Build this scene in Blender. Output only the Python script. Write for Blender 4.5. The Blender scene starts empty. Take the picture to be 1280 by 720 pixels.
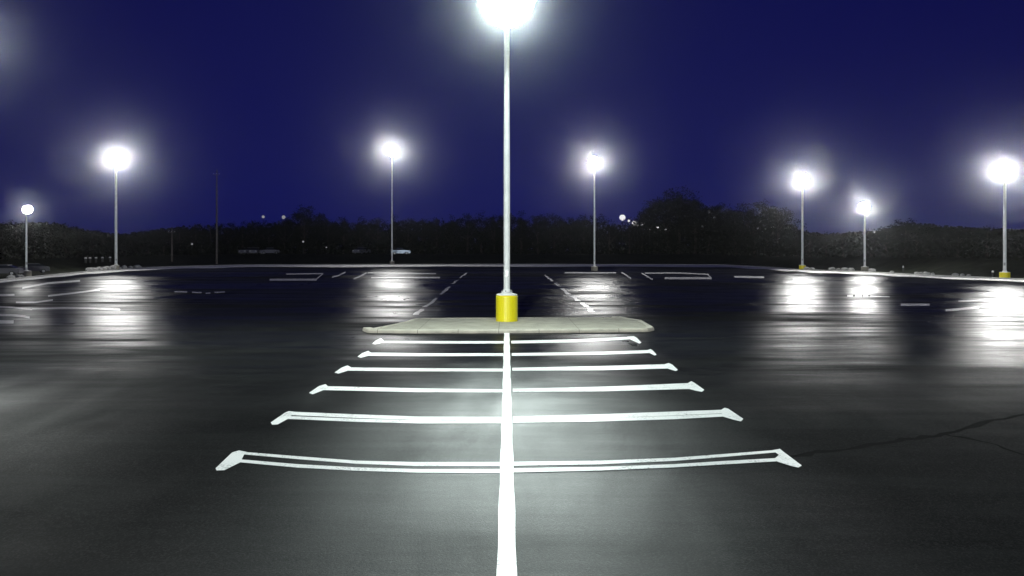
import bpy, bmesh, math, random
import numpy as np
from mathutils import Vector, Matrix
R = math.radians
rng = random.Random(11)
scene = bpy.context.scene
COL = scene.collection

# ------------------------------------------------------------------ measured camera
CX, YH, F, CAMH = 633.5, 312.0, 875.0, 3.2       # in pixels of the 1280 px wide photograph
def ground(px, py, z=0.0):
    Y = F * (CAMH - z) / (py - YH)
    return Vector(((px - CX) / F * Y, Y, z))
def at_depth(px, py, Y):
    return Vector(((px - CX) / F * Y, Y, CAMH - (py - YH) / F * Y))

cam_d = bpy.data.cameras.new('camera'); cam = bpy.data.objects.new('camera', cam_d); COL.objects.link(cam)
cam.location = (0, 0, CAMH); cam.rotation_euler = (R(90), 0, 0)
cam_d.sensor_width = 36; cam_d.lens = F / 1280 * 36
cam_d.shift_x = 6.5 / 1280; cam_d.shift_y = -48 / 1280
cam_d.clip_end = 4000
scene.camera = cam

# ------------------------------------------------------------------ node helpers
def new_mat(name):
    m = bpy.data.materials.new(name); m.use_nodes = True
    nt = m.node_tree; b = nt.nodes['Principled BSDF']
    return m, nt, b
def N(nt, kind, **kw):
    n = nt.nodes.new(kind)
    for k, v in kw.items(): setattr(n, k, v)
    return n
def coords(nt, scale=(1, 1, 1), rot=(0, 0, 0)):
    tc = N(nt, 'ShaderNodeTexCoord'); mp = N(nt, 'ShaderNodeMapping')
    mp.inputs['Scale'].default_value = scale; mp.inputs['Rotation'].default_value = rot
    nt.links.new(tc.outputs['Object'], mp.inputs['Vector'])
    return mp.outputs['Vector']
def noise(nt, vec, scale, detail=4, rough=.6, dist=0):
    n = N(nt, 'ShaderNodeTexNoise'); n.inputs['Scale'].default_value = scale
    n.inputs['Detail'].default_value = detail; n.inputs['Roughness'].default_value = rough
    n.inputs['Distortion'].default_value = dist
    nt.links.new(vec, n.inputs['Vector']); return n.outputs['Fac']
def ramp(nt, fac, stops):
    r = N(nt, 'ShaderNodeValToRGB'); e = r.color_ramp.elements
    while len(e) < len(stops): e.new(.5)
    for i, (p, c) in enumerate(stops):
        e[i].position = p; e[i].color = (c if len(c) == 4 else (*c, 1)) if not isinstance(c, (int, float)) else (c, c, c, 1)
    nt.links.new(fac, r.inputs['Fac']); return r.outputs['Color']
def math_n(nt, op, a, b, clamp=False):
    n = N(nt, 'ShaderNodeMath', operation=op, use_clamp=clamp)
    for i, v in enumerate((a, b)):
        if isinstance(v, (int, float)): n.inputs[i].default_value = v
        else: nt.links.new(v, n.inputs[i])
    return n.outputs[0]
def mixc(nt, fac, a, b, mode='MIX'):
    n = N(nt, 'ShaderNodeMix', data_type='RGBA', blend_type=mode)
    for s, v in ((n.inputs[0], fac), (n.inputs[6], a), (n.inputs[7], b)):
        if isinstance(v, (int, float)): s.default_value = v
        elif isinstance(v, tuple): s.default_value = (*v, 1)
        else: nt.links.new(v, s)
    return n.outputs[2]
def simple(name, col, rough=.6, metal=0, var=.25, scale=6, bump=0.0, spec=.5):
    m, nt, b = new_mat(name); v = coords(nt)
    f = noise(nt, v, scale, 5)
    c0 = tuple(c * (1 - var) for c in col); c1 = tuple(min(1, c * (1 + var)) for c in col)
    nt.links.new(ramp(nt, f, [(.3, c0), (.7, c1)]), b.inputs['Base Color'])
    b.inputs['Roughness'].default_value = rough; b.inputs['Metallic'].default_value = metal
    b.inputs['Specular IOR Level'].default_value = spec
    if bump:
        bp = N(nt, 'ShaderNodeBump'); bp.inputs['Strength'].default_value = bump; bp.inputs['Distance'].default_value = .01
        nt.links.new(noise(nt, v, scale * 8, 4), bp.inputs['Height']); nt.links.new(bp.outputs[0], b.inputs['Normal'])
    return m

# ------------------------------------------------------------------ materials
def asphalt_mat():
    m, nt, b = new_mat('wet_asphalt')
    v = coords(nt)
    fine = noise(nt, v, 38, 3, .7)
    grain = noise(nt, v, 160, 2, .6)
    blot = noise(nt, coords(nt, (.5, .16, 1), (0, 0, .25)), .9, 6, .62, .6)      # wear dragged along the tyre tracks
    sweep = noise(nt, coords(nt, (.35, 1.6, 1), (0, 0, -.22)), .75, 6, .6, .9)
    base = ramp(nt, fine, [(.25, (.007, .008, .008)), (.75, (.019, .020, .020))])
    base = mixc(nt, ramp(nt, blot, [(.36, 0), (.68, .75)]), base, (.007, .008, .008))
    stone_ = N(nt, 'ShaderNodeTexVoronoi'); stone_.inputs['Scale'].default_value = 55; nt.links.new(v, stone_.inputs['Vector'])
    base = mixc(nt, .55, base, ramp(nt, stone_.outputs['Color'], [(.15, .004), (.55, .009), (.9, .034)]))
    base = mixc(nt, ramp(nt, sweep, [(.44, 0), (.7, .45)]), base, (.026, .028, .027))
    oil = N(nt, 'ShaderNodeTexVoronoi'); oil.inputs['Scale'].default_value = .42; oil.inputs['Randomness'].default_value = 1
    wv = N(nt, 'ShaderNodeVectorMath', operation='ADD'); nt.links.new(v, wv.inputs[0])
    nz = N(nt, 'ShaderNodeTexNoise'); nz.inputs['Scale'].default_value = 3; nt.links.new(v, nz.inputs['Vector'])
    sc = N(nt, 'ShaderNodeVectorMath', operation='SCALE'); sc.inputs['Scale'].default_value = .5; nt.links.new(nz.outputs['Color'], sc.inputs[0]); nt.links.new(sc.outputs[0], wv.inputs[1])
    nt.links.new(wv.outputs[0], oil.inputs['Vector'])
    base = mixc(nt, ramp(nt, oil.outputs['Distance'], [(.05, .8), (.22, 0)]), base, (.006, .006, .006))
    dif = N(nt, 'ShaderNodeBsdfDiffuse'); dif.inputs['Roughness'].default_value = .6; nt.links.new(base, dif.inputs['Color'])
    # damp bands lying across the lot: smooth water film against drier stone
    band = noise(nt, coords(nt, (.11, .62, 1), (0, 0, .03)), 1.0, 5, .62, .35)
    band2 = noise(nt, coords(nt, (.02, .09, 1), (0, 0, -.04)), 1.0, 3, .5, .3)
    band3 = noise(nt, coords(nt, (.045, .24, 1), (0, 0, .02)), 1.0, 4, .6, .5)
    wet = math_n(nt, 'ADD', math_n(nt, 'MULTIPLY', band, .40), math_n(nt, 'ADD', math_n(nt, 'MULTIPLY', band2, .28), math_n(nt, 'MULTIPLY', band3, .32)))
    rgh = ramp(nt, wet, [(.42, .29), (.50, .36), (.58, .47)])
    spy = N(nt, 'ShaderNodeSeparateXYZ'); tcy = N(nt, 'ShaderNodeTexCoord'); nt.links.new(tcy.outputs['Object'], spy.inputs[0])
    nearr = N(nt, 'ShaderNodeMapRange', interpolation_type='SMOOTHSTEP'); nt.links.new(spy.outputs['Y'], nearr.inputs['Value'])
    nearr.inputs['From Min'].default_value = 10; nearr.inputs['From Max'].default_value = 25; nearr.inputs['To Min'].default_value = .13; nearr.inputs['To Max'].default_value = 0
    rfl = mixc(nt, math_n(nt, 'MULTIPLY', nearr.outputs[0], 6.2), rgh, (.40, .40, .40))
    rgh = math_n(nt, 'ADD', rfl, nearr.outputs[0])
    rgh = math_n(nt, 'ADD', rgh, math_n(nt, 'MULTIPLY', math_n(nt, 'SUBTRACT', blot, .5), .20), True)
    film = ramp(nt, wet, [(.43, 1.0), (.50, .55), (.57, .12)])
    film = math_n(nt, 'MULTIPLY', film, ramp(nt, sweep, [(.38, 1.0), (.66, .55)]))
    nf = math_n(nt, 'MULTIPLY', nearr.outputs[0], 6.2)
    mott = ramp(nt, blot, [(.36, .28), (.64, .62)])
    film = mixc(nt, nf, film, mott)
    # gloss weighted by place to shape lamp reflections: weak near, stronger in middle and far
    sp = N(nt, 'ShaderNodeSeparateXYZ'); tcd = N(nt, 'ShaderNodeTexCoord'); nt.links.new(tcd.outputs['Object'], sp.inputs[0])
    far = math_n(nt, 'ADD', sp.outputs['Y'], math_n(nt, 'MULTIPLY', math_n(nt, 'SUBTRACT', band2, .5), 26))
    mr = N(nt, 'ShaderNodeMapRange', interpolation_type='SMOOTHSTEP'); nt.links.new(far, mr.inputs['Value'])
    mr.inputs['From Min'].default_value = 9; mr.inputs['From Max'].default_value = 29; mr.inputs['To Min'].default_value = .10; mr.inputs['To Max'].default_value = .50
    mid = math_n(nt, 'ADD', math_n(nt, 'ABSOLUTE', math_n(nt, 'SUBTRACT', sp.outputs['X'], .35), 0), math_n(nt, 'MULTIPLY', math_n(nt, 'SUBTRACT', blot, .5), 3))
    mm = N(nt, 'ShaderNodeMapRange', interpolation_type='SMOOTHSTEP'); nt.links.new(mid, mm.inputs['Value'])
    mm.inputs['From Min'].default_value = .6; mm.inputs['From Max'].default_value = 5.5; mm.inputs['To Min'].default_value = .75; mm.inputs['To Max'].default_value = .06
    mn = N(nt, 'ShaderNodeMapRange', interpolation_type='SMOOTHSTEP'); nt.links.new(sp.outputs['Y'], mn.inputs['Value'])
    mn.inputs['From Min'].default_value = 18; mn.inputs['From Max'].default_value = 32; mn.inputs['To Min'].default_value = 1; mn.inputs['To Max'].default_value = 0
    left_gloss = N(nt, 'ShaderNodeVectorMath', operation='DISTANCE'); nt.links.new(tcd.outputs['Object'], left_gloss.inputs[0]); left_gloss.inputs[1].default_value = (-15.5, 16, 0)  # glossy patch added so the left lamp's spill shows on the asphalt
    pm = N(nt, 'ShaderNodeMapRange', interpolation_type='SMOOTHSTEP'); nt.links.new(math_n(nt, 'ADD', left_gloss.outputs['Value'], math_n(nt, 'MULTIPLY', math_n(nt, 'SUBTRACT', blot, .5), 5)), pm.inputs['Value'])
    pm.inputs['From Min'].default_value = 3; pm.inputs['From Max'].default_value = 8; pm.inputs['To Min'].default_value = .6; pm.inputs['To Max'].default_value = 0
    film = math_n(nt, 'MULTIPLY', film, math_n(nt, 'MAXIMUM', pm.outputs[0], math_n(nt, 'MAXIMUM', mr.outputs[0], math_n(nt, 'MULTIPLY', mm.outputs[0], mn.outputs[0]))))
    glo = N(nt, 'ShaderNodeBsdfGlossy', distribution='BECKMANN'); nt.links.new(rgh, glo.inputs['Roughness'])
    fre = N(nt, 'ShaderNodeFresnel'); fre.inputs['IOR'].default_value = 1.36
    mx = N(nt, 'ShaderNodeMixShader'); nt.links.new(math_n(nt, 'MULTIPLY', fre.outputs[0], film), mx.inputs[0])
    nt.links.new(dif.outputs[0], mx.inputs[1]); nt.links.new(glo.outputs[0], mx.inputs[2])
    nt.nodes.remove(b); nt.links.new(mx.outputs[0], nt.nodes['Material Output'].inputs['Surface'])
    h = math_n(nt, 'ADD', math_n(nt, 'MULTIPLY', fine, 1.0), math_n(nt, 'MULTIPLY', grain, .5))
    bp = N(nt, 'ShaderNodeBump'); bp.inputs['Strength'].default_value = .6; bp.inputs['Distance'].default_value = .006
    nt.links.new(h, bp.inputs['Height'])
    und = noise(nt, coords(nt, (.22, 1.0, 1)), 1.1, 3, .5)
    bp2 = N(nt, 'ShaderNodeBump'); bp2.inputs['Strength'].default_value = .5; bp2.inputs['Distance'].default_value = .03
    nt.links.new(und, bp2.inputs['Height']); nt.links.new(bp.outputs[0], bp2.inputs['Normal'])
    for q in (dif, glo, fre): nt.links.new(bp2.outputs[0], q.inputs['Normal'])
    return m
def paint_mat(name, col, wear_lo, wear_hi):
    m, nt, b = new_mat(name); v = coords(nt)
    w = noise(nt, v, 22, 6, .75); w2 = noise(nt, v, 2.2, 4, .6)
    wear = math_n(nt, 'ADD', math_n(nt, 'MULTIPLY', w, .6), math_n(nt, 'MULTIPLY', w2, .4))
    c = mixc(nt, ramp(nt, wear, [(wear_lo, 0), (wear_hi, 1)]), col, (.07, .07, .07))
    nt.links.new(c, b.inputs['Base Color']); b.inputs['Roughness'].default_value = .38
    bp = N(nt, 'ShaderNodeBump'); bp.inputs['Strength'].default_value = .4; bp.inputs['Distance'].default_value = .01
    nt.links.new(noise(nt, v, 45, 3, .7), bp.inputs['Height']); nt.links.new(bp.outputs[0], b.inputs['Normal'])
    return m
M = dict(
    asphalt=asphalt_mat(),
    paint=paint_mat('white_road_paint', (.80, .81, .79), .53, .66),
    worn=paint_mat('worn_road_paint', (.62, .62, .60), .46, .62),
    concrete=simple('island_concrete', (.33, .315, .25), .8, var=.18, scale=1.6, bump=.4),
    kerbc=simple('kerb_concrete', (.47, .445, .365), .75, var=.15, scale=2.5, bump=.25),
    farkerb=simple('far_kerb_concrete', (.42, .42, .40), .75, var=.3, scale=.6),
    lane=simple('pale_lane_concrete', (.72, .72, .69), .8, var=.2, scale=.5),
    tar=simple('crack_seal_tar', (.004, .004, .004), .9, var=.4, scale=9, spec=.03),
    pole=simple('pole_paint', (.84, .88, .86), .4, var=.08, scale=3),
    galv=simple('galvanised_steel', (.42, .43, .43), .45, .6, .2, 5),
    dark=simple('dark_metal', (.05, .05, .052), .5, .3),
    yellow=paint_mat('yellow_paint', (.88, .78, .010), .66, .78),
    cap=simple('white_concrete', (.78, .78, .74), .7, var=.12, scale=5, bump=.3),
    bark=simple('bark', (.07, .055, .045), .9, var=.4, scale=3, bump=.6),
    soil=simple('bank_turf', (.018, .021, .013), .95, var=.5, scale=.7, spec=.1),
    wood=simple('weathered_timber', (.16, .14, .12), .85, var=.3, scale=2),
    stone=simple('pale_stone', (.46, .46, .44), .8, var=.25, scale=2.5, bump=.5),
    white=simple('white_coating', (.78, .78, .78), .45, var=.08),
    tyre=simple('tyre_rubber', (.02, .02, .02), .8),
    cargl=simple('car_glass', (.02, .022, .025), .08, var=.1),
)
for nm, c in (('car_white', (.75, .75, .77)), ('car_silver', (.22, .225, .25)), ('car_blue', (.20, .26, .36)), ('car_grey', (.12, .12, .13))):
    M[nm] = simple(nm, c, .28, .2, .04)
def joints(m, period, c=(.13, .12, .09)):
    nt = m.node_tree; b = nt.nodes['Principled BSDF']; src = b.inputs['Base Color'].links[0].from_socket
    sp = N(nt, 'ShaderNodeSeparateXYZ'); tc = N(nt, 'ShaderNodeTexCoord'); nt.links.new(tc.outputs['Object'], sp.inputs[0])
    pp = math_n(nt, 'PINGPONG', math_n(nt, 'ADD', sp.outputs['X'], .31), period / 2)
    st = ramp(nt, noise(nt, coords(nt, (1, 1, 3)), 1.3, 6, .7, .8), [(.5, 0), (.8, .5)])
    c1 = mixc(nt, st, src, (.10, .095, .08))
    nt.links.new(mixc(nt, math_n(nt, 'LESS_THAN', pp, .010), c1, c), b.inputs['Base Color'])
joints(M['kerbc'], 1.55); joints(M['concrete'], 3.1)
def leaf_mat(name, c0, c1):
    m, nt, b = new_mat(name)
    g = N(nt, 'ShaderNodeNewGeometry')
    nt.links.new(ramp(nt, g.outputs['Random Per Island'], [(0, c0), (1, c1)]), b.inputs['Base Color'])
    b.inputs['Roughness'].default_value = .75; b.inputs['Specular IOR Level'].default_value = .12
    return m
M['leaf'] = leaf_mat('dark_foliage', (.010, .013, .006), (.015, .018, .008))
M['leaf2'] = leaf_mat('olive_foliage', (.011, .013, .006), (.018, .019, .009))
def lens_mat(name, col, strength):
    m, nt, b = new_mat(name); nt.nodes.remove(b)
    e = N(nt, 'ShaderNodeEmission'); e.inputs[0].default_value = (*col, 1); e.inputs[1].default_value = strength
    nt.links.new(e.outputs[0], nt.nodes['Material Output'].inputs[0]); return m

# ------------------------------------------------------------------ object helpers
def link(name, me, mat, parent=None):
    o = bpy.data.objects.new(name, me); COL.objects.link(o)
    if mat is not None:
        me.materials.clear(); me.materials.append(mat)
    if parent is not None: o.parent = parent
    return o
def tag(o, label=None, cat=None, group=None, kind=None):
    for k, v in (('label', label), ('category', cat), ('group', group), ('kind', kind)):
        if v: o[k] = v
    return o
def thing(name, label, cat, loc, rz=0, group=None):
    o = bpy.data.objects.new(name, None); COL.objects.link(o)
    o.location = loc; o.rotation_euler = (0, 0, rz); o.empty_display_size = .3
    return tag(o, label, cat, group)
def mesh_of(verts, faces, name='m', smooth=False):
    me = bpy.data.meshes.new(name); me.from_pydata([tuple(v) for v in verts], [], faces); me.update()
    if smooth:
        for p in me.polygons: p.use_smooth = True
    return me
def lathe(profile, seg=20, mat4=None, name='lathe', smooth=True, caps=True):
    vs, fs = [], []
    for r, z in profile:
        for i in range(seg):
            a = 2 * math.pi * i / seg; vs.append(Vector((r * math.cos(a), r * math.sin(a), z)))
    n = len(profile)
    for j in range(n - 1):
        for i in range(seg):
            fs.append((j * seg + i, j * seg + (i + 1) % seg, (j + 1) * seg + (i + 1) % seg, (j + 1) * seg + i))
    if caps:
        fs.append(tuple(range(seg))[::-1]); fs.append(tuple((n - 1) * seg + i for i in range(seg)))
    if mat4 is not None: vs = [mat4 @ v for v in vs]
    return mesh_of(vs, fs, name, False)
def box_bm(bm, c, s, mat4=None):
    g = bmesh.ops.create_cube(bm, size=1)['verts']
    for v in g:
        v.co = Vector((v.co.x * s[0] + c[0], v.co.y * s[1] + c[1], v.co.z * s[2] + c[2]))
        if mat4 is not None: v.co = mat4 @ v.co
    return g
def bm_mesh(bm, name='m', bevel=0):
    if bevel: bmesh.ops.bevel(bm, geom=bm.edges[:], offset=bevel, segments=2, affect='EDGES', profile=.6)
    me = bpy.data.meshes.new(name); bm.to_mesh(me); bm.free(); return me
def tube(pts, r, seg=8, name='tube', rads=None):
    vs, fs = [], []; pts = [Vector(p) for p in pts]
    for k, p in enumerate(pts):
        d = (pts[min(k + 1, len(pts) - 1)] - pts[max(k - 1, 0)]).normalized()
        a = d.orthogonal().normalized(); b = d.cross(a); rr = rads[k] if rads else r
        for i in range(seg):
            t = 2 * math.pi * i / seg; vs.append(p + (a * math.cos(t) + b * math.sin(t)) * rr)
    for k in range(len(pts) - 1):
        for i in range(seg):
            fs.append((k * seg + i, k * seg + (i + 1) % seg, (k + 1) * seg + (i + 1) % seg, (k + 1) * seg + i))
    fs.append(tuple(range(seg))[::-1]); fs.append(tuple((len(pts) - 1) * seg + i for i in range(seg)))
    return vs, fs
def copy_tree(o, parent=None):
    c = o.copy(); COL.objects.link(c)
    if parent is not None: c.parent = parent
    for ch in list(o.children): copy_tree(ch, c)
    return c

# ------------------------------------------------------------------ far edge of the lot
edge_px = [(-60, 357), (0, 351), (60, 345), (110, 340), (190, 334.4), (300, 331.4), (633, 330.6), (900, 331.2), (960, 334.4),
           (1010, 338), (1080, 340.5), (1143, 344), (1280, 350), (1340, 355)]
edge = [ground(x, y) for x, y in edge_px]
edge = [Vector((-62, -40, 0)), Vector((-60, 0, 0)), Vector((-57, 30, 0))] + edge + [Vector((59, 30, 0)), Vector((61, 0, 0)), Vector((62, -40, 0))]
def resample(p, n=12):
    out = []
    for i in range(len(p) - 1):
        for k in range(n): out.append(p[i].lerp(p[i + 1], k / n))
    return out + [p[-1]]
edge = resample(edge)
for _ in range(3):
    edge = [edge[0]] + [(edge[i - 1] + edge[i] * 2 + edge[i + 1]) / 4 for i in range(1, len(edge) - 1)] + [edge[-1]]
def outward(i):
    t = (edge[min(i + 1, len(edge) - 1)] - edge[max(i - 1, 0)]).normalized()
    n = Vector((-t.y, t.x, 0))
    c = edge[i] - Vector((0, 20, 0))
    return n if n.dot(c) > 0 else -n
def edge_at(px):
    """index of the far edge point seen at picture column px"""
    return min(range(len(edge)), key=lambda i: abs(edge[i].x / edge[i].y * F + CX - px) if edge[i].y > 20 else 1e9)
_e = sorted((e.x / e.y, e.y) for e in edge if e.y > 25)
EDGE_T, EDGE_Y = [q[0] for q in _e], [q[1] for q in _e]
def bank_z(d):
    t = min(max((d - 4) / 10, 0), 1); return .12 + 2.0 * t * t * (3 - 2 * t)
def behind(px, d, z=None):
    """point d metres beyond the far edge along the sight line of column px"""
    t = (px - CX) / F; Y = float(np.interp(t, EDGE_T, EDGE_Y)); r = Vector((t * Y, Y, 0)); L = r.length
    p = r * ((L + d) / L); p.z = bank_z(d) if z is None else z
    return p

# sheets: the wide ground, the lot, the bank
g = link('ground', mesh_of([(-1500, -300, -.25), (1500, -300, -.25), (1500, 2500, -.25), (-1500, 2500, -.25)], [(0, 1, 2, 3)]), M['soil'])
tag(g, 'dark open ground reaching past the trees', kind='structure')
vs = [v for v in edge]
lot_me = mesh_of(vs, [tuple(range(len(vs)))[::-1]])
bm = bmesh.new(); bm.from_mesh(lot_me); bmesh.ops.triangulate(bm, faces=bm.faces[:]); bmesh.ops.recalc_face_normals(bm, faces=bm.faces[:])
if sum(f.normal.z for f in bm.faces) < 0: bmesh.ops.reverse_faces(bm, faces=bm.faces[:])
bm.to_mesh(lot_me); bm.free()
lot = link('parking_lot', lot_me, M['asphalt']); tag(lot, 'dark damp asphalt parking lot with white painted lines', kind='structure')

offs = [.32, 1.2, 4, 6, 8, 10, 12, 14, 22, 45, 120, 700]
vs, fs = [], []
for i in range(len(edge)):
    o = outward(i); e = edge[i]; rad = Vector((e.x, e.y - 10, 0)).normalized()
    for j, d in enumerate(offs):
        dirn = o if d < 5 else (o * .5 + rad * .5).normalized() if d < 40 else rad
        z = bank_z(d) + (rng.uniform(-.08, .12) if 1 < d < 50 else 0)
        vs.append(e + dirn * d + Vector((0, 0, z)))
n = len(offs)
for i in range(len(edge) - 1):
    for j in range(n - 1):
        fs.append((i * n + j, i * n + j + 1, (i + 1) * n + j + 1, (i + 1) * n + j))
tag(link('terrain', mesh_of(vs, fs), M['soil']), 'dark grassy bank rising behind the parking lot', kind='structure')
# kerb running along the far edge
prof = [(0, -.05), (0, .10), (.05, .15), (.24, .15), (.31, .12), (.31, -.05)]
vs, fs = [], []
for i in range(len(edge)):
    o = outward(i)
    for d, z in prof: vs.append(edge[i] + o * d + Vector((0, 0, z)))
n = len(prof)
for i in range(len(edge) - 1):
    for j in range(n - 1): fs.append((i * n + j, i * n + j + 1, (i + 1) * n + j + 1, (i + 1) * n + j))
tag(link('kerb', mesh_of(vs, fs), M['farkerb']), 'pale concrete kerb along the far edge of the lot', kind='structure')
# pale concrete lane running round the far edge of the lot
vs, fs = [], []; k = 0
for i in range(len(edge)):
    e = edge[i]
    if e.y < 60: continue
    q = 2.5 + .35 * math.sin(i * .7); L = F * CAMH / (F * CAMH / e.y + q) / e.y
    vs += [Vector((e.x, e.y, .004)) - outward(i) * .01, Vector((e.x * L, e.y * L, .004))]; k += 1
for i in range(k - 1): fs.append((2 * i, 2 * i + 1, 2 * i + 3, 2 * i + 2))
me = mesh_of(vs, fs)
if me.polygons[0].normal.z < 0: me.flip_normals()
tag(link('path', me, M['lane']), 'pale concrete lane along the far edge of the lot', kind='structure')

# ------------------------------------------------------------------ painted markings (parts of the lot)
PZ = .005
def strip(upper, lower, sub=6):
    """two picture polylines -> a painted band on the asphalt"""
    U = [ground(*p) for p in upper]; L = [ground(*p) for p in lower]
    U, L = resample(U, sub), resample(L, sub); k = max(len(U), len(L))
    f = lambda P, t: P[min(int(t * (len(P) - 1)), len(P) - 2)].lerp(P[min(int(t * (len(P) - 1)), len(P) - 2) + 1], t * (len(P) - 1) - min(int(t * (len(P) - 1)), len(P) - 2))
    vs, fs = [], []
    for i in range(k):
        t = i / (k - 1); vs += [f(U, t), f(L, t)]
    for i in range(k - 1): fs.append((2 * i, 2 * i + 2, 2 * i + 3, 2 * i + 1))
    return vs, fs
def poly(pts):
    return [ground(*p) for p in pts], [tuple(range(len(pts)))]
def marking(name, shapes, mat='paint', label=None, z=PZ):
    """each shape a sheet; overlapping shapes step up by a millimetre"""
    V, Fc = [], []
    for k, (vs, fs) in enumerate(shapes):
        b = len(V); V += [Vector((v.x, v.y, z + .0012 * k)) for v in vs]; Fc += [tuple(i + b for i in f) for f in fs]
    me = mesh_of(V, Fc); bm = bmesh.new(); bm.from_mesh(me)
    for f in bm.faces:
        f.normal_update()
        if f.normal.z < 0: f.normal_flip()
    bm.to_mesh(me); bm.free()
    o = link(name, me, M[mat], lot)
    if label: o['label'] = label
    return o
A = lambda X, Y: (250 + X / 3.282, 400 + Y / 3.282)       # left rows
B = lambda X, Y: (630 + X / 3.282, 400 + Y / 3.282)       # right rows
def rows(T, ups, lows): return [T(*p) for p in ups], [T(*p) for p in lows]
# centre line
vs = []; 
for Y in [2.0 + .5 * k for k in range(51)]:
    w = .098 + .006 * math.sin(Y * 3.1); vs += [Vector((-w, Y, 0)), Vector((w, Y, 0))]
marking('centre_line', [(vs, [(2 * i, 2 * i + 1, 2 * i + 3, 2 * i + 2) for i in range(50)])], z=PZ + .012)
hd = lambda T, pts: poly([T(*p) for p in pts])
marking('stall_line', [
    strip(*rows(A, [(165, 541), (400, 560), (640, 578), (880, 584), (1242, 584)], [(175, 552), (400, 572), (640, 591), (880, 600), (1242, 600)])),
    strip(*rows(A, [(150, 572), (400, 593), (640, 606), (900, 613), (1242, 613)], [(150, 584), (400, 607), (640, 620), (900, 628), (1242, 629)])),
    hd(A, [(132, 545), (160, 537), (192, 543), (180, 556), (165, 586), (100, 618), (68, 619), (64, 610)]),
    strip(*rows(B, [(36, 584), (400, 579), (700, 567), (900, 552), (1120, 535)], [(36, 600), (400, 594), (700, 580), (900, 564), (1118, 545)])),
    strip(*rows(B, [(36, 611), (400, 605), (700, 594), (900, 581), (1115, 569)], [(36, 628), (400, 620), (700, 607), (900, 595), (1122, 582)])),
    hd(B, [(1100, 537), (1132, 531), (1145, 542), (1222, 600), (1208, 608), (1180, 602), (1122, 584), (1112, 570), (1128, 556)]),
], label='double white stall line with hooked ends, largest and nearest')
marking('stall_line', [
    strip(*rows(A, [(370, 377), (640, 388), (900, 397), (1242, 398)], [(368, 391), (640, 403), (900, 411.5), (1242, 411.8)])),
    strip(*rows(A, [(362, 395), (640, 406), (900, 412.5), (1242, 412.5)], [(360, 407), (640, 419), (900, 426), (1242, 425)])),
    hd(A, [(348, 382), (365, 375), (388, 378), (365, 405), (318, 430), (296, 431), (290, 422)]),
    strip(*rows(B, [(36, 397), (400, 388), (700, 377), (895, 370)], [(36, 411), (400, 404.5), (700, 393.5), (898, 384.5)])),
    strip(*rows(B, [(36, 411.6), (350, 406.5), (700, 394.8), (898, 386)], [(36, 424), (350, 420), (700, 409), (900, 398)])),
    hd(B, [(888, 372), (905, 362), (920, 366), (982, 408), (972, 418), (945, 412), (900, 399)])])
marking('stall_line', [
    strip(*rows(A, [(500, 272), (900, 281), (1242, 285)], [(497, 288), (900, 297), (1242, 298)])),
    hd(A, [(488, 272), (515, 264), (524, 272), (508, 288), (462, 306), (447, 300)]),
    strip(*rows(B, [(36, 283), (400, 275), (760, 260)], [(36, 296), (400, 294), (762, 284)])),
    hd(B, [(755, 260), (768, 252), (780, 258), (822, 288), (812, 296), (785, 291), (762, 285)])])
marking('stall_line', [
    strip(*rows(A, [(600, 195), (900, 199), (1242, 200)], [(592, 208), (900, 211), (1242, 212)])),
    hd(A, [(580, 197), (605, 187), (622, 196), (605, 209), (568, 221), (552, 216)]),
    strip(*rows(B, [(34, 197), (400, 190), (670, 182)], [(34, 209), (400, 207), (672, 200)])),
    hd(B, [(655, 184), (675, 177), (690, 184), (714, 206), (704, 211), (672, 201)])])
marking('stall_line', [
    strip(*rows(A, [(690, 134), (900, 137), (1244, 137)], [(684, 147), (900, 149), (1244, 148)])),
    hd(A, [(664, 137), (690, 127), (702, 135), (688, 148), (660, 156), (646, 151)]),
    strip(*rows(B, [(32, 137), (400, 131), (600, 124)], [(32, 148), (400, 143), (600, 136)])),
    hd(B, [(588, 125), (600, 120), (608, 124), (626, 143), (618, 147), (598, 137)])])
marking('stall_line', [
    strip(*rows(A, [(748, 86), (1000, 87), (1246, 87)], [(744, 95), (1000, 97), (1246, 97)])),
    hd(A, [(722, 84), (742, 75), (754, 84), (742, 96), (718, 101), (706, 98)]),
    strip(*rows(B, [(30, 86), (300, 80), (512, 70)], [(30, 97), (300, 92), (516, 80)])),
    hd(B, [(505, 69), (532, 67), (545, 74), (564, 94), (555, 98), (518, 81)])], label='narrow white stall line right against the island')
# broken lines running on beyond the island
def dashes(p, q, fr, w=.055):
    out = []; P, Q = ground(*p), ground(*q); d = (Q - P).normalized(); s = Vector((-d.y, d.x, 0)) * w
    for a, b in fr:
        u, v = P.lerp(Q, a), P.lerp(Q, b); k = max(3, int((b - a) * 40)); vs, fs = [], []
        for i in range(k + 1):
            c = u.lerp(v, i / k) + s * rng.uniform(-.8, .8); ww = s * rng.uniform(.7, 1.6); vs += [c - ww, c + ww]
        for i in range(k): fs.append((2 * i, 2 * i + 1, 2 * i + 3, 2 * i + 2))
        out.append((vs, fs))
    return out
marking('dashed_line', dashes((520, 393.5), (583, 341), [(0, .055), (.075, .19), (.25, .42), (.50, .62), (.72, 1)], .10), 'worn', 'worn broken white line running away from the left end of the island')
marking('dashed_line', dashes((741, 390), (681, 344), [(0, .05), (.06, .12), (.15, .24), (.27, .42), (.48, .60), (.68, 1)], .12), 'worn', 'ragged broken white line running away from the right end of the island')
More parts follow.
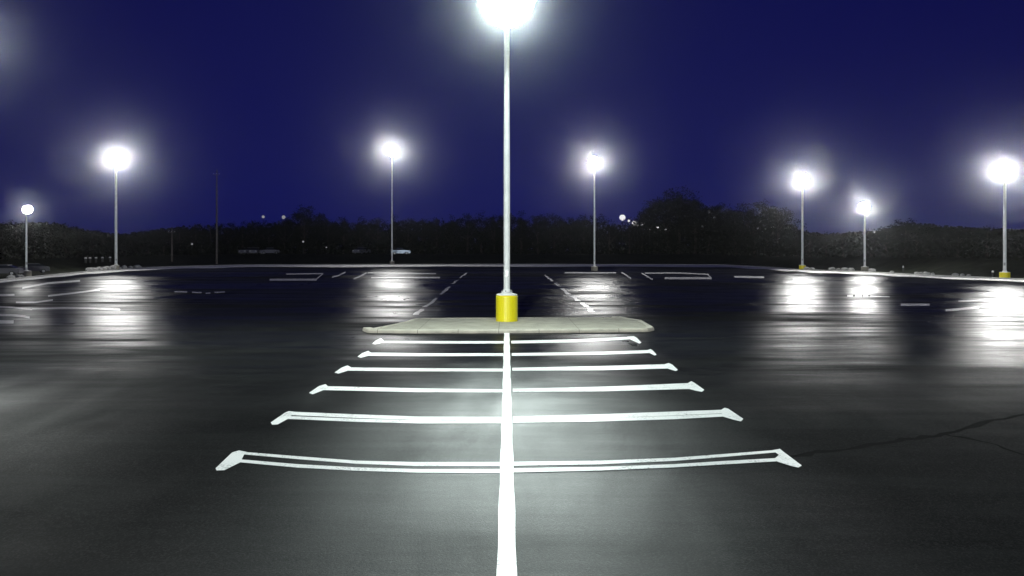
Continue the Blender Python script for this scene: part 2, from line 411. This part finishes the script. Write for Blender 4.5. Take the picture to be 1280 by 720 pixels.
# far bays
def bar(name, pts, th, mat='worn', lab=None):
    up = [(x, y - th / 2) for x, y in pts]; lo = [(x, y + th / 2) for x, y in pts]
    return strip(up, lo)
marking('bay_line', [bar('', [(337, 349.7), (396, 349.5)], 2.4), bar('', [(358, 342.6), (404, 342.0)], 1.2), bar('', [(396, 348.5), (404, 342)], 1.6)], 'worn', 'far bay outline left of the second lamp, with a bright front bar')
marking('bay_line', [bar('', [(415, 346.4), (424, 344.2), (432, 340)], 1.7)], 'worn')
marking('bay_line', [bar('', [(442, 348.6), (450, 345.5), (458, 341)], 1.7)], 'worn')
marking('bay_line', [bar('', [(460, 341), (545, 342)], 1.2), bar('', [(464, 347), (550, 347)], 1.6)], 'worn')
marking('bay_line', [bar('', [(777, 340.6), (783, 344), (789, 348.3)], 1.6)], 'worn')
marking('bay_line', [bar('', [(802, 341.4), (809, 345.6), (816, 349.6)], 1.6)], 'worn')
marking('bay_line', [bar('', [(831, 347.8), (889.5, 347.8)], 2.6), bar('', [(806, 341.4), (850, 341.2), (886, 343)], 1.2), bar('', [(884, 343), (889, 347)], 1.4)], 'worn', 'far bay outline right of the fourth lamp, with a bright front bar')
marking('bay_line', [bar('', [(918, 346), (955, 346.6)], 2.2)], 'worn')
marking('bay_line', [bar('', [(706, 341), (770, 341)], 1.3)], 'worn')
marking('bay_line', [bar('', [(218, 364.6), (234, 365)], 1.6), bar('', [(240, 365.4), (252, 365.8)], 1.5), bar('', [(257, 366.6), (263, 366.4)], 1.5), bar('', [(268, 365.6), (281, 365)], 1.5)], 'worn', 'broken white line between the second lamp and the dark pole')
marking('bay_line', [bar('', [(1059, 369.8), (1066, 369.8)], 2), bar('', [(1069, 370), (1077, 370)], 2), bar('', [(1079, 370), (1085, 370)], 2), bar('', [(1088, 370.4), (1112, 371)], 1.2)], 'worn', 'row of short white dashes in front of the small lamp')
marking('bay_line', [bar('', [(1126, 381), (1162, 381)], 2.8)], 'worn')
marking('bay_line', [bar('', [(1182, 388), (1200, 386.5), (1224, 384)], 2.8)], 'worn')
marking('bay_line', [bar('', [(1198, 376.5), (1240, 375)], 1.6)], 'worn')
marking('bay_line', [bar('', [(-10, 402.6), (8, 402.5), (17, 402.3)], 4.2)], 'worn', 'short bright white bar cut by the left border')
marking('bay_line', [bar('', [(-10, 393.4), (14, 394), (30, 395.6), (37, 397)], 2.6)], 'worn')
marking('bay_line', [bar('', [(-10, 383), (16, 384.5), (40, 387)], 1.8)], 'worn')
for pts, th in (([(-5, 369), (18, 368.6)], 2.2), ([(28, 360), (60, 354), (100, 351)], 2.2), ([(40, 386), (80, 385), (110, 385.5), (150, 387)], 1.8),
                ([(60, 370), (95, 366), (125, 362)], 2), ([(20, 378), (44, 378), (66, 375)], 1.8)):
    marking('bay_line', [bar('', pts, th)], 'worn')
# sealed cracks in the asphalt on the right
def crack(px, w):
    P = resample([ground(*p) for p in px], 5); vs, fs = [], []
    for i, p in enumerate(P):
        d = (P[min(i + 1, len(P) - 1)] - P[max(i - 1, 0)]).normalized(); s = Vector((-d.y, d.x, 0))
        p = p + s * rng.uniform(-.05, .05); ww = w * rng.uniform(.4, 1.3); vs += [p - s * ww, p + s * ww]
    for i in range(len(P) - 1): fs.append((2 * i, 2 * i + 1, 2 * i + 3, 2 * i + 2))
    return vs, fs
marking('sealed_crack', [crack([(1310, 512), (1240, 526), (1180, 543), (1120, 551), (1040, 564), (985, 570)], .075)], 'tar', z=.003)
marking('sealed_crack', [crack([(1180, 543), (1230, 552), (1300, 574)], .05)], 'tar', z=.003)

# ------------------------------------------------------------------ concrete island
isl = [(452.5, 413.2), (459, 416.3), (520, 416.9), (633, 416.6), (760, 415.6), (811, 414.8), (818.5, 413), (812, 409), (803, 403.6), (788, 401.2), (776, 398.6)]
front = [ground(*p) for p in isl]
back = [ground(x, y, .2) for x, y in ((768, 394.9), (700, 394.6), (633, 394.8), (560, 395.2), (519, 395.6), (505, 400), (482, 404.5), (462, 408.5))]
ring = front + [Vector((p.x, p.y, 0)) for p in back]
ring = resample(ring + [ring[0]], 4)[:-1]
ring = [(ring[i - 1] + ring[i] * 6 + ring[(i + 1) % len(ring)]) / 8 for i in range(len(ring))]
island = thing('traffic_island', 'low beige concrete island around the tall lamp with the yellow base', 'island', (0, 29, 0))
cen = sum(ring, Vector()) / len(ring)
def inset(p, d): return p + (Vector((0, 29.4, 0)) - Vector((p.x * .85, p.y, 0))).normalized() * d
IO = Vector((0, 29, 0))
vs, fs = [], []; n = len(ring); HI = .13
for lv in range(5):
    d, z = ((0, -.03), (.015, HI - .05), (.05, HI), (.24, HI), (.25, HI - .03))[lv]
    for i in range(n):
        t = (ring[(i + 1) % n] - ring[i - 1]).normalized(); nn = Vector((-t.y, t.x, 0))
        if nn.dot(Vector((0, 29.6, 0)) - ring[i]) < 0: nn = -nn
        p = ring[i] + nn * d; vs.append(Vector((p.x, p.y, z + rng.uniform(-.006, .006))) - IO)
for lv in range(4):
    for i in range(n): fs.append((lv * n + i, lv * n + (i + 1) % n, (lv + 1) * n + (i + 1) % n, (lv + 1) * n + i))
kb = link('kerb_edging', mesh_of(vs, fs), M['kerbc'], island)
top = [Vector((v.x, v.y, HI - .012)) for v in vs[4 * n:5 * n]]
link('island_top', mesh_of(top, [tuple(range(n))]), M['concrete'], island)

# ------------------------------------------------------------------ lamp posts
LENS = lens_mat('lamp_glow', (1.0, 1.0, .97), 560)
LENS_L = lens_mat('lamp_glow_dim', (.95, 1.0, .96), 320)
LENS_B = lens_mat('lamp_glow_strong', (.95, 1.0, .97), 2700)
LENS_S = lens_mat('small_lamp_glow', (1.0, 1.0, .97), 130)
LENS_C = lens_mat('lamp_glow_cool', (.86, 1.0, .95), 580)
def flood(parent, mat, k=1.0, hood=.8):
    """one big round high-mast floodlight of lens radius k, pointing along local -Y, made at the origin"""
    rot = Matrix.Rotation(R(90), 4, 'X')       # local z -> -y
    S = lambda pr: [(a * k, z * k) for a, z in pr]
    h = link('lamp_head', lathe(S([(.12, -.62), (.34, -.60), (.40, -.46), (.62, -.36), (.86, -.20), (1.0, -.02), (1.04, .0), (1.04, .05), (1.0, .05), (.99, .02)]), 36, rot), M['dark'], parent)
    lens = link('lens', lathe(S([(.995, .03), (.86, .10), (.60, .17), (.30, .21), (.03, .22)]), 28, rot), mat, h)
    b = bmesh.new()
    for i in range(12):
        m4 = rot @ Matrix.Rotation(i * math.pi / 6, 4, 'Z')
        box_bm(b, (.60 * k, 0, -.40 * k), (.50 * k, .03 * k, .26 * k), m4)
    link('cooling_fins', bm_mesh(b), M['galv'], h)
    b = bmesh.new()
    for s_ in (-1, 1): box_bm(b, (s_ * 1.075 * k, .28 * k, 0), (.05 * k, .66 * k, .14 * k))
    box_bm(b, (0, .635 * k, 0), (2.2 * k, .05 * k, .14 * k))
    link('bracket', bm_mesh(b), M['galv'], h)
    if hood:
        link('added_visor', lathe(S([(1.045, -.03), (1.045, hood), (1.065, hood), (1.065, -.03)]), 36, rot, caps=False), M['dark'], h)  # added to cut the side light and keep neighbouring trees dark
    return h
def lamp_post(label, base, z_head, yaw, tilt, lens, k=1.0, r0=.15, r1=.09, block=(.5, .6), base_z=0.0, poleM='pole', group='lit lamp posts of the parking lot', hood=.35, paint='concrete'):
    """yaw: direction the lamps face (about Z, 0 = towards -Y)"""
    root = thing('lamp_post', label, 'lamp post', (base.x, base.y, base_z), 0, group)
    H = z_head - base_z
    hb = block[1]
    link('pole', lathe([(r0, hb - .02), (r0, H * .5), (r1, H + .15)], 16), M[poleM], root)
    b = link('base', lathe([(block[0], 0), (block[0], hb * .88), (block[0] - .03, hb * .93)], 24), M[paint], root)
    link('cap', lathe([(block[0] - .012, hb * .932), (block[0] - .02, hb * .97), (block[0] * .55, hb), (r0 + .05, hb + .10 * block[0]), (r0 + .012, hb + .30 * block[0])], 24), M['cap'], b)
    ry = Matrix.Rotation(yaw, 4, 'Z')
    bm = bmesh.new(); box_bm(bm, (0, -.13 * k - r1 * .5, H), (.34 * k, .34 * k, .12), ry)
    link('crossarm', bm_mesh(bm, bevel=.01), M['galv'], root)
    h = flood(root, lens, k, hood); p = ry @ Vector((0, -.95 * k - r1, 0))
    h.location = (p.x, p.y, H); h.rotation_euler = (R(tilt), 0, yaw)
    bm = bmesh.new(); box_bm(bm, (0, -r0 * .93, hb + .85), (.16, .05, .30), ry)
    link('hand_hole_cover', bm_mesh(bm, bevel=.008), M['galv'], root)
    return root
def aim(p, tx=0, ty=25):
    d = Vector((tx - p.x, ty - p.y)); return math.atan2(d.x, -d.y)
C0 = Vector((0, 30.3, 0))
ml = lamp_post('tallest white lamp post, rising from the yellow block on the island', C0, 13.6, 0, 15, LENS_C, 1.12, .135, .11, (.47, 1.2), HI - .015, hood=0, paint='yellow')
# four anchor bolts and a flange on the big post
for i in range(6):
    a = i * math.pi / 3 + .3
    link('anchor_bolt', lathe([(.022, 1.268), (.022, 1.32), (.012, 1.335)], 8, Matrix.Translation((.215 * math.cos(a), .215 * math.sin(a), 0))), M['galv'], ml)
fl = link('flange', lathe([(.25, 1.235), (.25, 1.262), (.165, 1.267), (.16, 1.36), (.142, 1.365)], 20), M['pole'], ml)
lamps = [
  ('smallest lamp post at the far left, above pale cars', 33, 262, 3.0, 22, .5, .10),
  ('tall lamp post second from left, with a wide bright pool below', 145, 199, 1.0, 24, .95, .20),
  ('tall thin lamp post on the left half, beside the rounded blue grey car', 490, 190, 1.6, 24, 1.02, .15),
  ('slim lamp post just right of the island, behind the ragged dashed line', 743, 204, None, 24, .85, .13),
  ('lamp post with bright starry head right of the tallest trees', 1003, 224, .9, 24, .88, .17),
  ('short lamp post between the two brighter ones on the right', 1081, 259, 3.0, 22, .68, .14),
  ('lamp post with yellow base near the right border', 1256, 215, .9, 24, .86, .16),
]
for lab, px, py, d, tilt, k, r in lamps:
    if d is None: p = ground(px, 338.5); z0 = 0
    else: p = behind(px, d, 0); z0 = bank_z(d) - .05
    zc = at_depth(px, py, p.y).z
    lamp_post(lab, p, zc, aim(p), tilt, LENS_S if px == 33 else LENS, k, r, r * .75, (.5, .7), z0, paint='yellow' if px in (1256, 1003) else 'concrete')
pl = Vector((-17.2, 22, 0))
lamp_post('lamp post beyond the left border, spilling light onto the lot', pl, 9.8, aim(pl, -9, 9), 52, LENS_L, .8, .12, .09, (.4, .8), 0)

pb = Vector((-9, -58, 0))
lamp_post('lamp post behind the photographer, throwing light far across the lot', pb, 7.6, math.pi, 4, LENS_B, 1.45, .16, .12, (.45, .8), 0)
# dark utility poles without lamps
def utility_pole(label, px, ytop, d, r):
    p = behind(px, d); o = thing('utility_pole', label, 'utility pole', p)
    H = at_depth(px, ytop, p.y).z - p.z
    link('shaft', lathe([(r, -.3), (r * .85, H * .5), (r * .6, H)], 12), M['wood'], o)
    b = bmesh.new(); box_bm(b, (0, -.18, H - 1.0), (1.5, .1, .12)); link('crossarm', bm_mesh(b), M['wood'], o)
    for s in (-.6, 0, .6): link('insulator', lathe([(.05, H - .94), (.07, H - .88), (.03, H - .74)], 8, Matrix.Translation((s, -.18, 0))), M['white'], o)
utility_pole('tall dark unlit pole standing above the tree belt on the left', 271, 212, 6, .2)
utility_pole('short dark unlit pole among the trees on the left', 215, 284, 9, .16)

# ------------------------------------------------------------------ trees
nr = np.random.default_rng(5)
def crown_mesh(n_cl, n_leaf, size, low, shape, name):
    """unit-height crown (z from low to 1) of leaf quads gathered in clumps"""
    V, Fc = [], []; cl = []
    while len(cl) < n_cl:
        p = nr.uniform(-1, 1, 3); r = np.linalg.norm(p)
        if r > 1 or r < .35: continue
        z = low + (1 - low) * (p[2] * .5 + .5); t = (z - low) / (1 - low)
        w = shape(t); cl.append((p[0] * w, p[1] * w, z, nr.uniform(.05, .115)))
    for x, y, z, s in cl:
        k = int(n_leaf * nr.uniform(.6, 1.4))
        P = nr.normal(0, 1, (k, 3)); P /= np.linalg.norm(P, axis=1)[:, None]; P *= (nr.uniform(0, 1, k) ** .45)[:, None] * s * 1.25
        for q in P:
            c = np.array((x, y, z)) + q * (1, 1, .8)
            a = nr.normal(0, 1, 3); a /= np.linalg.norm(a); b = np.cross(a, nr.normal(0, 1, 3)); b /= np.linalg.norm(b)
            l = size * nr.uniform(.6, 1.3); i = len(V)
            V += [c - a * l, c + b * l * .5, c + a * l, c - b * l * .5]; Fc.append((i, i + 1, i + 2, i + 3))
    me = bpy.data.meshes.new(name); me.from_pydata([tuple(v) for v in V], [], Fc); me.update(); return me
def trunk_mesh(low, seed, fork=5):
    r = random.Random(seed); V, Fc = [], []
    def add(vs, fs):
        b = len(V); V.extend(vs); Fc.extend(tuple(i + b for i in f) for f in fs)
    lean = r.uniform(-.03, .03)
    add(*tube([(0, 0, -.03), (lean * .4, 0, .2), (lean, 0, .5), (lean, 0, .8)], 0, 8, rads=[.026, .02, .014, .005]))
    for i in range(fork):
        a = r.uniform(0, 6.28); z = r.uniform(.2, .55); L = r.uniform(.16, .30)
        add(*tube([(lean * .7, 0, z), (math.cos(a) * L * .5, math.sin(a) * L * .5, z + .10), (math.cos(a) * L, math.sin(a) * L, z + .26)], 0, 6, rads=[.010, .007, .003]))
    return mesh_of(V, Fc)
oval = lambda t: .36 * math.sin(math.pi * min(1, .12 + .80 * t)) + .03
broad = lambda t: .46 * math.sin(math.pi * min(1, .2 + .68 * t)) + .04
cone = lambda t: .27 * (1.02 - t) + .02
loose = lambda t: .33 * math.sin(math.pi * min(1, .22 + .70 * t)) + .05
kinds = [('oval', 60, 62, .017, .10, oval), ('broad', 74, 60, .016, .16, broad), ('cone', 56, 56, .016, .06, cone), ('loose', 40, 40, .017, .20, loose), ('oval2', 66, 60, .017, .08, broad)]
protos = []
for i, (nm, a, b, s, lo, sh) in enumerate(kinds):
    protos.append((crown_mesh(a, b, s, lo, sh, 'crown_' + nm), trunk_mesh(lo, i)))
prof_x = [-60, 0, 60, 110, 150, 200, 240, 300, 345, 365, 380, 398, 420, 450, 480, 530, 560, 600, 680, 745, 770, 795, 812, 830, 848, 870, 890, 910, 925, 945, 965, 978, 995, 1030, 1100, 1130, 1180, 1220, 1290, 1340]
prof_y = [276, 278, 275, 285, 291, 284, 279, 275, 273, 266, 258, 262, 273, 268, 267, 269, 266, 265, 263, 266, 276, 278, 252, 243, 236, 242, 250, 259, 254, 249, 252, 262, 284, 290, 286, 275, 279, 283, 285, 285]
def treetop(px): return float(np.interp(px, prof_x, prof_y))
def tree(px, d, ytop, label, group, kind=None):
    k = rng.choice([0, 1, 1, 2, 3, 4, 4]) if kind is None else kind
    p = behind(px, d); H = at_depth(px, ytop, p.y).z - p.z
    o = thing('tree', label, 'tree', p, rng.uniform(0, 6.28), group)
    c = link('crown', protos[k][0], None, o); t = link('trunk', protos[k][1], None, o)
    if not len(protos[k][0].materials): protos[k][0].materials.append(M['leaf' if k != 3 else 'leaf2']); protos[k][1].materials.append(M['bark'])
    w = H * rng.uniform(.9, 1.12)
    w = min(max(w, 7.5), 17)
    c.scale = t.scale = (w, w, H)
    return o
G = 'dark trees in the belt behind the lot'
L1 = 'dark leafy tree in the even front rank of the black belt behind the lot'
L2 = 'dark tree in the rear rank of the belt, mostly hidden by trees in front'
tree(848, 21, 235, 'tallest broad tree, with the highest crown right of the island', G, 1)
tree(943, 20, 248, 'second tallest rounded tree, just left of the starry lamp', G, 4)
tree(381, 20, 257, 'rounded tree poking above the belt between the dark pole and the thin lamp', G, 1)
tree(818, 23, 250, 'tree shoulder left of the tallest crown', G, 0)
tree(900, 24, 254, 'tree filling the dip between the two tallest crowns', G, 0)
tree(972, 22, 256, 'tree at the right end of the tall clump, beside the starry lamp', G, 4)
tree(1131, 19, 274, 'rounded tree right of the short lamp post', G, 1)
tree(787, 19, 272, 'tree with white glints on its top, right of the slim lamp', G, 3)
px = -70
while px < 1350:
    if not any(abs(px - q) < 9 for q in (848, 943, 381, 818, 900, 972, 1131, 787)):
        tree(px, rng.uniform(17, 22), treetop(px) + rng.uniform(-1, 7) , L1, G)
    px += rng.uniform(15, 22)
px = -80
while px < 1360:
    tree(px, rng.uniform(28, 36), treetop(px) + rng.uniform(3, 12), L2, 'rear rank of dark trees', rng.choice([0, 1, 4]))
    px += rng.uniform(17, 26)
# low undergrowth and the distant wood closing the gaps: one mass nobody could count
V, Fc = [], []
for i in range(60000):
    px = nr.uniform(-120, 1400); d = nr.uniform(14, 60)
    hmax = 3.4 if d < 24 else 7.5 if d < 40 else 9.5
    q = behind(px, d); hs = .78 + .13 * math.sin(px * .11 + d) + .09 * math.sin(px * .037)
    c = np.array((q.x, q.y, q.z + nr.uniform(0, 1) ** 1.2 * hmax * hs)) + nr.normal(0, .5, 3) * (1, 1, .2)
    c[2] = min(c[2], at_depth(px, treetop(px) + nr.uniform(3, 14), c[1]).z)
    a = nr.normal(0, 1, 3); a /= np.linalg.norm(a); b = np.cross(a, nr.normal(0, 1, 3)); b /= np.linalg.norm(b); l = nr.uniform(.0016, .0034) * q.length; k = len(V)
    V += [c - a * l, c + b * l * .6, c + a * l, c - b * l * .6]; Fc.append((k, k + 1, k + 2, k + 3))
tag(link('undergrowth', mesh_of(V, Fc), M['leaf']), 'dark undergrowth and distant wood closing the gaps between trunks', 'undergrowth', kind='stuff')

# ------------------------------------------------------------------ parked cars on the bank
def car_proto():
    root = bpy.data.objects.new('parked_car', None); COL.objects.link(root)
    prof = [(-2.2, .32), (-2.24, .62), (-2.15, .92), (-1.55, 1.0), (-.95, 1.06), (1.5, 1.06), (2.12, .98), (2.2, .65), (2.15, .32)]
    def loft(prof, widths, taper):
        V, Fc = [], []; n = len(prof)
        for s in (-1, -.86, .86, 1):
            for x, z in prof:
                inn = 1 if abs(s) == 1 else 0
                V.append((x * (1 - .015 * inn), s * (widths - taper * max(0, z - 1.0)), z - (.03 * inn if z > .8 else 0)))
        for j in range(3):
            for i in range(n): Fc.append((j * n + i, j * n + (i + 1) % n, (j + 1) * n + (i + 1) % n, (j + 1) * n + i))
        Fc.append(tuple(range(n))); Fc.append(tuple(3 * n + i for i in range(n))[::-1]); return mesh_of(V, Fc)
    body = link('body', loft(prof, .88, 0), M['car_white'], root)
    gl = link('window', loft([(-1.2, 1.05), (-.45, 1.44), (.85, 1.45), (1.75, 1.05)], .84, .30), M['cargl'], root)
    link('car_roof', loft([(-.52, 1.43), (-.40, 1.50), (.75, 1.51), (.95, 1.44)], .84, .30), M['car_white'], root)
    for x in (-1.35, 1.35):
        for s in (-1, 1):
            mt = Matrix.Translation((x, s * .80, .33)) @ Matrix.Rotation(R(90), 4, 'X')
            w = link('wheel', lathe([(.20, -.10), (.31, -.11), (.33, -.08), (.33, .08), (.31, .11), (.20, .10)], 16, mt), M['tyre'], root)
            link('rim', lathe([(.19, -.112), (.19, .112)], 12, mt), M['galv'], w)
    for s in (-1, 1):
        b = bmesh.new(); box_bm(b, (-2.235, s * .62, .76), (.06, .34, .14)); link('headlight', bm_mesh(b, bevel=.02), M['white'], root)
    return root
car0 = car_proto(); first = [True]
def car(label, px, d, rz, col, scale=1.0, ybot=None):
    o = car0 if first[0] else copy_tree(car0); first[0] = False
    p = behind(px, d)
    if ybot is not None: p.z = bank_z(d)
    o.location = p; o.rotation_euler = (0, 0, rz); o.scale = (scale,) * 3
    tag(o, label, 'car', 'cars parked in front of the trees')
    for ch in o.children:
        if ch.name.split('.')[0] in ('body', 'car_roof') and col != 'car_white':
            ch.data = ch.data.copy(); ch.data.materials.clear(); ch.data.materials.append(M[col])
car('pale car seen end on, leftmost of three right of the dark pole', 309, 14, R(82), 'car_silver')
car('white car seen end on, middle one of three right of the dark pole', 319, 15, R(97), 'car_white')
car('silver car parked slantwise, rightmost of three right of the dark pole', 336, 15, R(35), 'car_silver', 1.0)
car('silver car parked left of the thin tall lamp post', 452, 15, R(70), 'car_silver', 1.1)
car('rounded blue grey car parked against the thin tall lamp post', 501, 13, R(185), 'car_blue', 1.0)
car('grey car at the left border below the smallest lamp', 4, 6, R(15), 'car_grey', .8)
car('grey car parked right beside the smallest lamp', 40, 6, R(40), 'car_grey', .8)
# white marker posts, stones along the kerb
def post(label, px, d, h, r=.09, g='white marker posts on the bank'):
    p = behind(px, d); o = thing('marker_post', label, 'post', p, 0, g)
    link('shaft', lathe([(r, -.1), (r, h * .72)], 10), M['dark'], o)
    link('marker_cap', lathe([(r * 1.15, h * .722), (r * 1.2, h * .92), (r * .6, h)], 10), M['white'], o)
for i, q in enumerate((107, 112.5, 120, 128, 137.5)):
    post('short white capped post in the row left of the second lamp', q, 9.5, .75, .16)
post('thin white post at the kerb right of the short lamp', 1129, 1.0, 1.0, .07, None)
post('small white post at the kerb just left of the yellow lamp base', 1241, 1.0, .75, .09, None)
def stone(label, px, d, s, g):
    bm = bmesh.new(); bmesh.ops.create_icosphere(bm, subdivisions=2, radius=1)
    for v in bm.verts: v.co *= rng.uniform(.8, 1.15); v.co.x *= s * 1.3; v.co.y *= s; v.co.z *= s * .75
    o = link('boulder', bm_mesh(bm), M['stone']); p = behind(px, d); o.location = (p.x, p.y, p.z + s * .3); o.rotation_euler = (0, 0, rng.uniform(0, 6))
    tag(o, label, 'boulder', g)
SL = 'pale boulder in the ragged row on the kerb below the second lamp'
for q in (112, 118, 124, 129, 134, 141, 149, 155, 163, 172): stone(SL, q, 1.5, rng.uniform(.3, .6), 'pale boulders along the kerb on the left')
SR = 'pale boulder on the kerb between the short lamp and the yellow lamp base'
for q in (1115, 1146, 1152, 1158, 1166, 1194, 1203, 1211): stone(SR, q, 1.3, rng.uniform(.2, .36), 'pale boulders along the kerb on the right')
stone('pale boulder right beside the foot of the starry lamp post', 1008.5, 1.3, .38, None)
stone('pale boulder a step right of the starry lamp post', 1015, 1.3, .36, None)
for q in (1040, 1048, 1056, 1064, 1090): stone('low grey boulder on the kerb around the short lamp', q, 2.2, rng.uniform(.3, .5), 'grey boulders around the short lamp')
for q in (14, 22, 27): stone('pale boulder among the parked cars at the left border', q, 2.2, rng.uniform(.25, .4), 'pale boulders at the left border')

# glowing globes on poles, added for the pale specks among the leaves
GL = lens_mat('glint_glow', (1, .98, 1.0), .9)
GF = lens_mat('faint_glint_glow', (.9, .92, 1.0), .28)
def glint_globe(label, px, py, d, r, mat=None, g='added globes glinting through the trees'):
    p = behind(px, d); zc = at_depth(px, py, p.y).z
    o = thing('glint_globe', label, 'lamp', p, 0, g)
    link('pole', lathe([(.09, -.2), (.06, zc - p.z - r)], 8), M['dark'], o)
    gl = link('globe', lathe([(r * math.sin(a), zc - p.z - r * math.cos(a)) for a in (.25, .7, 1.2, 1.57, 2.0, 2.5, 2.95)], 12), mat or GL, o)
    link('hood', lathe([(r * .5, zc - p.z + r * .9), (r * .2, zc - p.z + r * 1.2)], 10), M['dark'], gl)
glint_globe('brightest added globe glinting through the treetop right of the slim lamp', 778, 272, 22, .75)
glint_globe('added globe glinting through leaves just right of the brightest glint', 793, 279, 23, .6)
glint_globe('added globe glinting low in the tree left of the tallest crown', 803, 280, 25, .4)
glint_globe('faint added globe seen on top of the belt right of the dark pole', 329, 271, 27, .35, GF)
glint_globe('faint added globe on top of the belt left of the rounded tree', 354.5, 271.5, 27, .45, GF)
glint_globe('added globe glinting high in the tallest crown', 836, 261, 30, .4, GF)
glint_globe('added globe glinting in the tree between the two tallest crowns', 888, 266, 26, .6, GF)
glint_globe('added globe glinting below the dip between the two tallest crowns', 899, 277, 32, .5, GF)

for q, y, rr in ((786, 276, .3), (797, 282, .22), (822, 284, .28), (832, 287, .2), (812, 287, .18)):
    glint_globe('tiny added globe glinting between leaves left of the tallest crown', q, y, 21, rr, GL, 'tiny glints left of the tallest crown')
for q, y, rr in ((856, 271, .22), (878, 283, .24), (886, 281, .18), (893, 272, .24), (947, 285, .24), (953, 290, .2), (950, 266, .2)):
    glint_globe('tiny added globe glinting between leaves of the tall clump left of the starry lamp', q, y, 20, rr, GF, 'tiny glints in the tall clump')
for q, y, rr in ((379, 302, .22), (408, 309, .16), (240, 305, .2)):
    glint_globe('tiny added globe glinting low in the belt on the left of the thin tall lamp', q, y, 17, rr, GF, 'tiny glints low in the belt')
# ------------------------------------------------------------------ haze, added for the glow around the lamps
b = bmesh.new(); box_bm(b, (0, 650, 24), (2400, 1500, 51))
hz = link('haze', bm_mesh(b), None)
m = bpy.data.materials.new('glow_haze'); m.use_nodes = True; nt = m.node_tree
nt.nodes.remove(nt.nodes['Principled BSDF'])
v = N(nt, 'ShaderNodeVolumePrincipled'); v.inputs['Color'].default_value = (.92, .95, 1, 1); v.inputs['Density'].default_value = .0004
v.inputs['Anisotropy'].default_value = .978
nt.links.new(v.outputs[0], nt.nodes['Material Output'].inputs['Volume'])
hz.data.materials.append(m); tag(hz, 'thin haze added for the glow around the lamps', kind='stuff')

# ------------------------------------------------------------------ night sky
w = bpy.data.worlds.new('World'); scene.world = w; w.use_nodes = True; nt = w.node_tree
bg = nt.nodes['Background']; sky = N(nt, 'ShaderNodeTexSky', sky_type='NISHITA')
sky.sun_disc = False; sky.sun_elevation = R(.2); sky.sun_rotation = R(180); sky.altitude = 100
sky.ozone_density = 6.0
tcw = N(nt, 'ShaderNodeTexCoord'); lift = N(nt, 'ShaderNodeVectorMath', operation='ADD'); lift.inputs[1].default_value = (0, 0, .45)
nt.links.new(tcw.outputs['Generated'], lift.inputs[0])
nrm = N(nt, 'ShaderNodeVectorMath', operation='NORMALIZE'); nt.links.new(lift.outputs[0], nrm.inputs[0]); nt.links.new(nrm.outputs[0], sky.inputs[0])
tint = mixc(nt, 1.0, sky.outputs[0], (2.8, .40, 1.0), 'MULTIPLY')
nt.links.new(tint, bg.inputs[0]); bg.inputs[1].default_value = .15
sun_d = bpy.data.lights.new('low_sun', 'SUN'); sun_d.energy = .004; sun_d.angle = R(.5); sun_d.color = (1, .95, .9)  # faint low sun lamp going with the twilight sky
sun = bpy.data.objects.new('low_sun', sun_d); COL.objects.link(sun); sun.rotation_euler = (R(88), 0, 0)

vs_ = scene.view_settings; vs_.view_transform = 'Standard'; vs_.look = 'None'; vs_.exposure = 0; vs_.gamma = 1; vs_.use_curve_mapping = False
cy = scene.cycles
cy.use_denoising = True; cy.max_bounces = 6; cy.diffuse_bounces = 2; cy.glossy_bounces = 2; cy.volume_bounces = 0; cy.transmission_bounces = 2
cy.sample_clamp_indirect = 3.0; cy.sample_clamp_direct = 0; cy.caustics_reflective = False; cy.caustics_refractive = False
cy.use_light_tree = True
